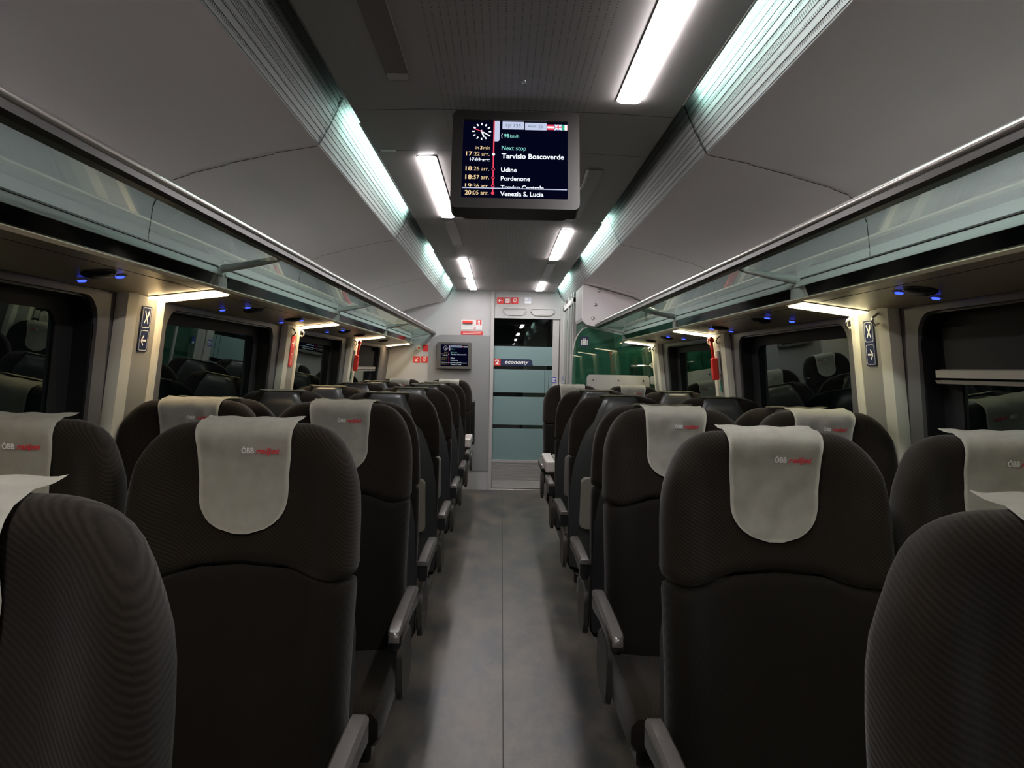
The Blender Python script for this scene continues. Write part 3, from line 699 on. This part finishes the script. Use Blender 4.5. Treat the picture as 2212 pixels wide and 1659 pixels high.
# coat hooks on the pillars
for s, nm in ((-1, 'left'), (1, 'right')):
    for i, y in enumerate((2.70, 4.60, 6.50)):
        if s < 0 and i == 0: continue
        for q in (-1, 1):
            yy = y + q * .10; x = s * (wx(1.55) - .05)
            t = thing('coat_hook', 'small chrome coat hook at the top of the %s %s pillar, its %s side' % (nm, ('nearest', 'second', 'far')[i], 'near' if q < 0 else 'far'), 'hook', (x, yy, 1.545), group='coat hooks')
            bm = B(); tube(bm, [(s * .02, 0, .01), (0, 0, .012), (-s * .015, 0, 0), (-s * .018, 0, -.016), (-s * .008, 0, -.028), (s * .004, 0, -.02)], .0045, 8); obj('hook', bm, M['chrome'], t)

# ------------------------------------------------------------------ signs and hammers on pillars
def pil_sign(name, label, side, yc, zc, w, h, draw, plate, cat='sign'):
    t = thing(name, label, cat, (side * (wx(zc) - .0365), yc, zc)); t.rotation_euler = (0, -side * math.atan(.12), 0)
    f = (lambda u, v, d: (d, u, v)) if side < 0 else (lambda u, v, d: (-d, -u, v))
    bm = B(); prism(bm, rrect(-w, w, -h, h, .006, 4), f, 0, .002); obj('sign_plate', bm, M[plate], t)
    g = G2(lambda u, v, d: f(u, v, d + .0021)); draw(g, w, h); g.make('pictogram', t)
def outline(g, w, h, v, m='signw'):
    P0 = rrect(-w, w, v - h, v + h, .008, 4); n = len(P0)
    for i in range(n): g.line(P0[i], P0[(i + 1) % n], .0018, m, 1)
def cutlery(dirn):
    def d(g, w, h):
        for v in (h * .5, -h * .5): outline(g, w * .80, h * .43, v)
        v = h * .52
        g.line((-w * .40, v - h * .27), (w * .28, v + h * .1), .006, 'signw', 2); g.line((w * .40, v - h * .27), (-w * .38, v + h * .28), .006, 'signw', 2)
        g.poly([(w * .05, v + .0), (w * .22, v - .002), (w * .5, v + h * .14), (w * .48, v + h * .33), (w * .22, v + h * .24)], 'signw', 3)
        quad_sign_arrow(g, 0, -h * .5, w * .52, dirn, 'signw', 2, w * .17)
    return d
pil_sign('restaurant_sign', 'navy restaurant sign with crossed cutlery and a left arrow on the near left pillar', -1, 2.70, 1.462, .036, .078, cutlery(PI), 'navy')
pil_sign('restaurant_sign', 'navy restaurant sign with crossed cutlery and a right arrow on the near right pillar', 1, 2.70, 1.462, .036, .078, cutlery(0), 'navy')
def extr(g, w, h):
    quad_sign_arrow(g, 0, h * .5, w * .6, 0, 'signw', 2, w * .18)
    g.path([(-.3 * w, -.2 * h), (.3 * w, -.15 * h), (.45 * w, -.6 * h), (0, -.85 * h), (-.4 * w, -.8 * h), (-.2 * w, -.5 * h), (-.3 * w, -.2 * h)], .004, 'signw', 2)
    g.rect(-w, w, -.02 * h, .02 * h, 'pillar', 1)
pil_sign('extinguisher_direction_sign', 'tall red sign with a right arrow and extinguisher on the second left pillar', -1, 4.60, 1.43, .040, .092, extr, 'red')
for side, yc, nm in ((-1, 6.50, 'left'), (1, 4.60, 'right')):
    zc = 1.44; t = thing('emergency_hammer', 'red emergency hammer on its holder on the %s wall pillar' % nm, 'hammer', (side * (wx(zc) - .038), yc, zc)); t.rotation_euler = (0, -side * math.atan(.12), 0)
    i = -side
    bm = B(); box(bm, min(0, i * .012), max(0, i * .012), -.03, .03, -.10, .04, .003); obj('holder_plate', bm, M['alumat'], t)
    bm = B(); box(bm, min(i * .012, i * .045), max(i * .012, i * .045), -.026, .022, -.13, .0, .006); obj('holder', bm, M['redl'], t)
    bm = B()
    for q in range(9): box(bm, min(i * .045, i * .047), max(i * .045, i * .047), -.020, .004, -.122 + q * .013, -.116 + q * .013)
    obj('holder_ribs', bm, M['lred'], t)
    bm = B(); tube(bm, [(i * .03, 0, -.02), (i * .033, 0, .05), (i * .036, 0, .105)], [.009, .009, .011], 10); tube(bm, [(i * .036, -.035, .10), (i * .036, -.01, .112), (i * .036, .02, .112), (i * .036, .042, .10)], [.010, .014, .014, .006], 12); obj('hammer_body', bm, M['redl'], t, True)
    bm = B(); box(bm, min(i * .001, i * .003), max(i * .001, i * .003), -.012, .02, -.20, -.135); obj('green_label', bm, M['green'], t)
# blinds
for s, (y0, y1), zb, lab in ((1, WIN[3], 1.352, 'dark roller blind half lowered with a pale bar on the right window by the viewpoint'), (-1, WIN[6], 1.325, 'dark roller blind lowered with a pale bar on the far left window')):
    t = thing('roller_blind', lab, 'blind', (s * 1.32, (y0 + y1) / 2, zb)); f = wp(s); o = (s * 1.32, (y0 + y1) / 2, zb)
    mv = lambda p: (p[0] - o[0], p[1] - o[1], p[2] - o[2])
    a, b = y0 + .06, y1 - .06
    bm = B(); loft(bm, [[mv(f(a, z, .036)), mv(f(b, z, .036)), mv(f(b, z, .040)), mv(f(a, z, .040))] for z in (zb, 1.50)]); obj('blind_cloth', bm, M['blind'], t)
    bm = B(); loft(bm, [[mv(f(y, zb + dz, d)) for dz, d in ((.018, .012), (.022, .03), (-.002, .045), (-.004, .012))] for y in (y0 + .045, y1 - .045)]); loft(bm, [[mv(f(y, zb + dz, d)) for dz, d in ((-.012, .008), (-.010, .04), (-.022, .04), (-.022, .014))] for y in (y0 + .045, y1 - .045)]); obj('blind_bar', bm, M['blindbar'], t)

# ------------------------------------------------------------------ luggage bay on the right
YP = 6.72
pf = lambda u, v, d: (u, d, v)
t = thing('luggage_bulkhead', 'white ceiling hung panel with three chrome knobs at the luggage bay', 'bulkhead', (.9, YP, 1.9))
out = [(.655, 2.082), (.655, 1.80), (.66, 1.775), (.675, 1.755), (.70, 1.738), (.735, 1.73), (1.19, 1.73), (1.19, 1.90), (1.13, 1.952), (1.08, 1.975), (.95, 2.012), (.80, 2.05)]
bm = B(); prism(bm, [(a - .9, b - 1.9) for a, b in out], lambda u, v, d: (u, d, v), 0, .04); obj('panel_face', bm, M['panel'], t)
bm = B()
prism(bm, [(-.245, .18), (-.245, -.10), (-.235, -.125), (-.215, -.125), (-.215, .172)], lambda u, v, d: (u, d, v), .04, .62); obj('panel_side', bm, M['white'], t)
for px, py in ((1293, 629), (1286, 659), (1280, 688)):
    a, b = P(px, py, YP); bm = B(); cyl(bm, (a - .9, 0, b - 1.9), (a - .9, -.008, b - 1.9), .016, .015, 18); ball(bm, (a - .9, -.010, b - 1.9), .013, 1, .7, 1); obj('chrome_knob', bm, M['chrome'], t, 'auto')
t = thing('bay_partition', 'green tinted glass partition behind the last right seats with a suitcase symbol', 'partition', (.9, YP + .01, .9))
out = [(.575, .05), (1.32, .05), (1.32, 1.2), (wx(1.56), 1.56), (1.0, 1.56), (1.0, 1.655), (.76, 1.705), (.70, 1.72), (.66, 1.70), (.625, 1.655), (.60, 1.60), (.585, 1.52), (.575, 1.35)]
bm = B(); prism(bm, [(a - .9, b - .9) for a, b in out], pf, 0, .010); obj('pane', bm, M['partglass'], t)
bm = B(); tube(bm, [(a - .9, .005, b - .9) for a, b in reversed(out[7:])] and [(a - .9, .005, b - .9) for a, b in [(.575, .06)] + list(reversed(out[7:]))], .0065, 8); obj('edge_strip', bm, M['alumat'], t)
g = G2(fn_front(P(1262, 738, YP)[0] - .9, -.001, P(1262, 738, YP)[1] - .9)); g.rect(-.038, .038, -.042, .042, 'navy', 1); g.rect(-.029, .029, -.030, .014, 'signw', 2, .005); g.rect(-.014, .014, .014, .024, 'signw', 2); g.rect(-.009, .009, .014, .019, 'navy', 3)
for q in (-.02, .02): g.rect(q - .0015, q + .0015, -.030, .014, 'navy', 3)
g.make('suitcase_symbol', t)
bm = B(); a, b = P(1366, 791, YP); c, d = P(1409, 790, YP); cyl(bm, (a - .9, -.03, b - .9), (c - .9, -.03, d - .9), .008, n=12); cyl(bm, (c - .9, -.002, d - .9), (c - .9, -.045, d - .9), .024, .022, 20); cyl(bm, (a - .9, -.002, b - .9), (a - .9, -.036, b - .9), .012, .012, 16); obj('glass_clamp', bm, M['chrome'], t)
x0, z1 = P(1267, 819, YP); x1, z0 = P(1402, 836, YP)
t = thing('partition_bar', 'pale grey plastic guard bar across the glass partition', 'bar', ((x0 + x1) / 2, YP - .002, 1.27)); w = (x1 - x0) / 2
bm = B(); prism(bm, rrect(-w, w, -.13, .045, .03, 5), lambda u, v, d: (u, -d, v), 0, .022, bev=.004); obj('bar', bm, M['alumat'], t)
bm = B()
for q in (-.8, 0, .8): cyl(bm, (q * w, -.022, .0), (q * w, -.026, .0), .008, n=12)
obj('screw', bm, M['chrome'], t)
x0, z1 = P(1405, 813, YP); x1, z0 = P(1425, 831, YP)
t = thing('partition_bracket', 'small pale bracket joining the glass partition to the right wall', 'bracket', ((x0 + x1) / 2, YP - .002, (z0 + z1) / 2)); w = (x1 - x0) / 2
bm = B(); prism(bm, rrect(-w, w, -(z1 - z0) / 2, (z1 - z0) / 2, .01, 4), lambda u, v, d: (u, -d, v), 0, .02, bev=.003); obj('bracket', bm, M['alumat'], t)
# side glazing of the bay along the passage
t = thing('bay_glazing', 'tall narrow glazed screen with pale frames beside the end door', 'screen wall', (.652, 8.05, 0))
bm = B()
for a, b in ((7.42, 7.47), (7.62, 7.66), (8.02, 8.06), (8.62, 8.70)): box(bm, -.012, .022, a - 8.05, b - 8.05, .02, 2.09 if a > 7.5 else 2.085, .003)
box(bm, -.012, .022, 7.42 - 8.05, 8.70 - 8.05, 1.99, 2.04, .003); box(bm, -.012, .022, 7.42 - 8.05, 8.70 - 8.05, .02, .12, .003); obj('frame', bm, M['alumat'], t)
bm = B(); box(bm, .002, .008, 7.43 - 8.05, 8.69 - 8.05, .1, 2.0); obj('pane', bm, M['partglass'], t)
g = G2(lambda u, v, d: (-.013 - d, -u + .45, v + 1.24)); g.rect(-.04, .04, -.04, .04, 'blue', 1); g.rect(-.03, .03, -.03, -.01, 'signw', 2); g.make('blue_sticker', t)
# luggage shelf inside the bay
t = thing('luggage_shelf', 'dark luggage stand inside the glazed bay', 'shelf', (1.0, 7.6, 0)); bm = B()
for z in (.12, .8, ): box(bm, -.3, .29, -.6, .6, z, z + .03, .004)
for a in (-.6, .58): box(bm, -.3, -.27, a, a + .02, 0.0, 1.2); box(bm, .22, .25, a, a + .02, 0.0, 1.2)
obj('shelf_frame', bm, M['shell'], t)

# ------------------------------------------------------------------ seats (facing -y, y = 0 under the head)
ZT, R0, HW = 1.226, .042, .2405
def yc(z): return -.19 * max(0, 1.10 - z) - (.02 * max(0, (z - 1.10) / .15) ** 2)
def dep(z):
    d = .043 + .016 * min(1, max(0, (1.05 - z) / .6))
    if z > ZT - R0: d *= math.sqrt(max(0, 1 - ((z - (ZT - R0)) / R0) ** 2))
    return d
ZS = 1.02
def hw(z):
    w = HW - .010 * min(1, max(0, (.9 - z) / .4))
    if z > ZS:
        q = (z - ZS) / (ZT - ZS); w = .105 + (w - .105) * max(0, 1 - q ** 2.6) ** (1 / 2.35)
    return w
def sm(x): x = min(1, max(0, x)); return x * x * (3 - 2 * x)
def wing(x, z): return .058 * sm((abs(x) / HW - .46) / .46) * sm((z - .50) / .25) * sm((ZT + .015 - z) / .12)
NP = 40
def seat_ring(z0f, grow=0., t=0):
    P = []
    for i in range(NP):
        a = 2 * PI * i / NP; ca, sa = math.cos(a), math.sin(a)
        ex = .52
        ux = math.copysign(abs(ca) ** ex, ca); uy = math.copysign(abs(sa) ** .70, sa)
        z = z0f(ux * HW); w = hw(z) + grow; d = max(dep(z) + grow * .8, .001)
        x = ux * w; y = yc(z) + uy * d
        if uy < 0: y -= wing(x, z) * min(1, -uy * 1.6)
        y -= wing(x, z) * .55 * (1 if uy >= 0 else max(0, 1 + uy * 1.6)) * 1.0
        P.append((x, y, z))
    return P
def seamz(x): u = abs(x) / HW; return .938 - .028 * sm((u - .22) / .5) + .008 * sm((u - .82) / .18)
def make_back(bm, z0, z1f, lower):
    rings = []
    if lower:
        zs = [.40, .403, .42, .5, .6, .7, .78, .85]
        for i, z in enumerate(zs): rings.append(seat_ring(lambda x, z=z: z, grow=(-.02, -.006, 0)[i] if i < 3 else 0))
        for k, gdp in ((.02, 0), (.006, -.002), (0.0, -.012)):
            rings.append(seat_ring(lambda x, k=k: seamz(x) - .003 - k, grow=gdp))
        loft(bm, rings)
    else:
        for k, gdp in ((0.0, -.012), (.005, -.001), (.02, .003)): rings.append(seat_ring(lambda x, k=k: seamz(x) + .003 + k, grow=gdp))
        for z in (.98, 1.02, 1.06, 1.10, 1.13, 1.16, 1.185, 1.205, 1.218, 1.229, 1.237, 1.243, 1.2465, 1.248): z -= .022; rings.append(seat_ring(lambda x, z=z: z + (seamz(x) - .925) * max(0, (1.06 - z) / .13), grow=.003 * max(0, (1.2 - z) / .3)))
        loft(bm, rings)
def front_y(x, z):
    w = hw(z); u = min(1, abs(x) / w)
    # invert the ring parametrisation
    ca = u ** (1 / .52); sa = math.sqrt(max(0, 1 - ca * ca)); uy = sa ** .70
    return yc(z) - uy * dep(z) - wing(x, z) * min(1, uy * 1.6)
def cover_bm(seed):
    rnd = random.Random(seed); bm = B(); nu = 20; L = .232; rows = []
    ph = [rnd.uniform(0, 6) for _ in range(6)]; sk = rnd.uniform(-.004, .004)
    def wr(x, s): return .0045 * (math.sin(38 * x + ph[0] + 22 * s) * math.sin(30 * s + ph[1]) + .7 * math.sin(70 * x + ph[2] - 30 * s) * math.exp(-s * 9) + .5 * math.sin(95 * x + ph[3]) * math.exp(-s * 14))
    svals = [L * (1 - (i / 22.)) for i in range(23)]
    for s in svals:
        wd = .103 - .010 * min(1, s / .12)
        if s > L - .085: wd *= math.sqrt(max(.02, 1 - ((s - (L - .085)) / .0855) ** 2.4))
        row = []
        for j in range(nu + 1):
            x = wd * (2 * j / nu - 1) + sk; z = ZT + .004 - s
            if z > ZT - R0:
                q = (z - (ZT - R0)) / (R0 + .004); y = yc(z) - (.043 + .005) * math.sqrt(max(0, 1 - q * q))
            else: y = front_y(x, z) - .005
            y -= abs(wr(x, s)) * min(1, s / .02)
            row.append(bm.verts.new((x, y, z)))
        rows.append(row)
    for dy, dz in ((.012, .0), (.03, .0), (.044, .002), (.054, .004)):
        row = []
        for j in range(nu + 1):
            u = 2 * j / nu - 1; x = (.103 + .002 * (dy / .054)) * u + sk; row.append(bm.verts.new((x, yc(ZT) + dy, ZT + .004 + dz + .003 * abs(u) ** 6 * dy / .054 + .0015 * math.sin(9 * u + ph[4]))))
        rows.append(row)
    for A, Q in zip(rows, rows[1:]):
        for j in range(nu): bm.faces.new((A[j], A[j + 1], Q[j + 1], Q[j]))
    g = bmesh.ops.solidify(bm, geom=bm.faces[:], thickness=-.0018)
    return bm
V1, F1 = text2d('ÖBB', .0165, bold=.02, width=.026); V2, F2 = text2d('railjet', .0165, bold=.02, shear=.3, width=.050)
def logo_bm():
    bm = B()
    for V, Fc, dx, mi in ((V1, F1, -.006, 0), (V2, F2, .024, 1)):
        vs = [bm.verts.new((x + dx, front_y(x + dx, ZT - .062 + y) - .0105, ZT - .062 + y)) for x, y in V]
        for f in Fc:
            try: bm.faces.new([vs[q] for q in f]).material_index = mi
            except ValueError: pass
    return bm
def shell_bm():
    bm = B(); rings = []; T = [(1.222, .070), (1.219, .080), (1.205, .088), (1.16, .115), (1.0, .185), (.90, .215), (.78, .232), (.6, .232), (.42, .228), (.36, .222)]
    for i, (z, w) in enumerate(T):
        zb = min(z, 1.2); yb = yc(z) + .043 + .016 * min(1, max(0, (1.05 - zb) / .6)); r = []
        bul = (.006, .017, .026, .028)[i] if i < 4 else .030
        for j in range(13):
            u = 2 * j / 12 - 1; r.append((w * u, yb - .012 + (bul + .010) * (1 - abs(u) ** 5) ** .6, z))
        r += [(w * .9, yb - .03, z), (-w * .9, yb - .03, z)]
        rings.append(r)
    loft(bm, rings); return bm
EMPTYMESH = None
def make_seat(ar, seed):
    """ar: +1 when the aisle armrest is on +x"""
    t = thing('train_seat', 'x', 'seat')
    bm = B(); make_back(bm, 0, 0, True); obj('backrest', bm, M['fab2'], t, True)
    bm = B(); make_back(bm, 0, 0, False); obj('headrest', bm, M['fab'], t, True)
    bm = B(); c = obj('headrest_cover', cover_bm(seed), M['cloth'], t, True); bm.free()
    obj('logo', logo_bm(), [M['lgrey'], M['lred']], c)
    obj('back_shell', shell_bm(), M['shell'], t, 'auto')
    lean = Matrix.Translation((0, yc(.7) + .095, .70)) @ Matrix.Rotation(-math.atan(.19), 4, 'X')
    bm = B(); fs = prism(bm, rrect(-.185, .185, -.13, .13, .025, 5), lambda u, v, d: lean @ Vector((u, d, v)), -.008, .014, bev=.004); obj('tray_table', bm, M['tray'], t, 'auto')
    bm = B()
    rings = []
    for y, zt, zb, w in ((-.63, .425, .385, .215), (-.625, .445, .36, .228), (-.59, .462, .345, .2335), (-.45, .468, .34, .2335), (-.25, .458, .34, .2335), (-.10, .45, .34, .23)):
        rings.append([(u * w, y, zb + (zt - zb) * v) for u, v in ((-1, .25), (-.93, 0), (0, 0), (.93, 0), (1, .25), (1, .75), (.92, 1), (.5, .96), (0, .93), (-.5, .96), (-.92, 1), (-1, .75))])
    loft(bm, rings); obj('seat_cushion', bm, M['fab'], t, 'auto')
    bm = B(); box(bm, -.20, .20, -.56, -.06, .28, .335, .01); box(bm, -.05, .05, -.42, -.12, .02, .28, .015); box(bm, -.08, .08, -.50, -.05, 0, .022, .006); obj('pedestal', bm, M['black'], t)
    def arm_bm(kind):
        bm = B(); rings = []; x0 = ar * .254
        for y, zc_, hh in ((-.535, .600, .010), (-.53, .600, .022), (-.515, .600, .028), (-.40, .606, .026), (-.25, .606, .028), (-.12, .598, .034), (-.09, .594, .034)):
            w = .0185 if y > -.53 else .014
            if kind == 'pad': r = [(x0 + u * (w + .001), y - .002, zc_ + hh + dz) for u, dz in ((-1, -.010), (1, -.010), (.98, .0), (.7, .006), (-.7, .006), (-.98, 0))]
            else: r = [(x0 + u * w, y, zc_ + v * hh) for u, v in ((-1, .6), (-1, -.5), (-.6, -1), (.6, -1), (1, -.5), (1, .6))]
            rings.append(r)
        loft(bm, rings); return bm
    a = obj('armrest', arm_bm('body'), M['black'], t, 'auto'); obj('armrest_pad', arm_bm('pad'), M['armtop'], a, 'auto')
    bm = B(); prism(bm, rrect(-.20, .03, -.10, .085, .05, 6), lambda u, v, d: (ar * (.236 + d), -.13 + u, .44 + v), 0, .018, bev=.005); obj('side_cover', bm, M['sidecov'], t, 'auto')
    return t
def copy_tree(o, parent=None):
    c = o.copy(); C.objects.link(c)
    if parent is not None: c.parent = parent
    for ch in list(o.children): copy_tree(ch, c)
    return c
ALT = [obj('x', cover_bm(k), M['cloth'], None, True) for k in (11, 12, 13, 14)]
ALTM = [o.data for o in ALT]
for o in ALT: bpy.data.objects.remove(o)
protos = {1: make_seat(1, 3), -1: make_seat(-1, 5)}; used = {1: False, -1: False}
def put_seat(x, y, face, ar_world, label, grp, ci):
    ar = ar_world if face < 0 else -ar_world
    if used[ar]: o = copy_tree(protos[ar])
    else: o = protos[ar]; used[ar] = True
    o.location = (x, y, 0); o.rotation_euler = (0, 0, 0 if face < 0 else PI)
    o['label'] = label; o['group'] = grp
    for c in o.children:
        if c.name.startswith('headrest_cover'): c.data = ALTM[ci % 4]
    return o
AX, WX_ = .5575, 1.052
left = [(.75, -1), (1.70, -1), (2.66, -1), (2.80, 1), (3.72, 1), (4.68, 1), (5.60, 1), (6.52, 1), (8.03, -1)]
right = [(.75, -1), (1.70, -1), (2.65, -1), (2.86, 1), (3.86, 1), (4.84, 1), (6.45, -1)]
ordw = ['first', 'second', 'third', 'fourth', 'fifth', 'sixth', 'seventh', 'eighth', 'ninth']
n = 0
for rows, s, nm in ((left, -1, 'left'), (right, 1, 'right')):
    for i, (y, f) in enumerate(rows):
        for who, x in (('aisle', AX), ('window', WX_)):
            if i == 0 and who == 'window': continue
            if f < 0: d = 'dark brown seat facing the viewpoint'
            else: d = 'dark brown seat seen from behind'
            last = ''
            lab = '%s, %s row, %s side, by the %s' % (d, ordw[i], nm, who)
            st = put_seat(s * x, y, f, -s, lab, 'seats facing the viewpoint' if f < 0 else 'seats facing away', n); n += 1
            if s < 0 and i == 8 and who == 'aisle':          # this armrest is folded up
                for c in st.children:
                    if c.name.startswith('armrest'):
                        piv = Matrix.Translation((0, -.10, .60)); c.matrix_local = piv @ Matrix.Rotation(math.radians(-78), 4, 'X') @ piv.inverted()
# tables in the facing bays
for s, y0, y1, nm in ((-1, 6.93, 7.42, 'left'), (1, 5.34, 5.85, 'right')):
    t = thing('bay_table', 'pale grey folding table with thick edge between the facing seats on the %s' % nm, 'table', (s * .8, (y0 + y1) / 2, 0)); h = (y1 - y0) / 2
    bm = B(); box(bm, min(s * -.44, s * .505), max(s * -.44, s * .505), -h, h, .700, .722, .006); obj('table_top', bm, M['tray'], t)
    bm = B(); box(bm, min(s * -.515, s * -.445), max(s * -.515, s * -.445), -h - .01, h + .01, .650, .728, .012, 3); obj('table_end', bm, pbr('pale table end', (.50, .47, .45), .35), t)
    bm = B(); box(bm, .05 if s > 0 else -.09, .09 if s > 0 else -.05, -.05, .05, .022, .70); box(bm, -.09, .09, -.12, .12, 0, .022, .005); obj('table_leg', bm, M['shell'], t)

# ------------------------------------------------------------------ world, camera
w = bpy.data.worlds.new('night'); S.world = w; w.use_nodes = True
w.node_tree.nodes['Background'].inputs[0].default_value = (.004, .006, .008, 1); w.node_tree.nodes['Background'].inputs[1].default_value = .3
cam = bpy.data.cameras.new('cam'); co = bpy.data.objects.new('cam', cam); C.objects.link(co); S.camera = co
cam.sensor_width = 36; cam.lens = 36 * F_PX / 2212; cam.clip_start = .02; cam.clip_end = 100
yaw = math.atan(23 / F_PX); pitch = math.atan(32.5 / F_PX); roll = math.radians(1.1)
co.matrix_world = Matrix.Translation(CAM) @ Matrix.Rotation(-yaw, 4, 'Z') @ Matrix.Rotation(PI / 2 - pitch, 4, 'X') @ Matrix.Rotation(roll, 4, 'Z')
S.view_settings.view_transform = 'Standard'; S.view_settings.look = 'None'; S.view_settings.gamma = 1; S.view_settings.exposure = 0.0; S.view_settings.use_curve_mapping = False
S.cycles.max_bounces = 8; S.cycles.diffuse_bounces = 4; S.cycles.glossy_bounces = 4; S.cycles.transparent_max_bounces = 12
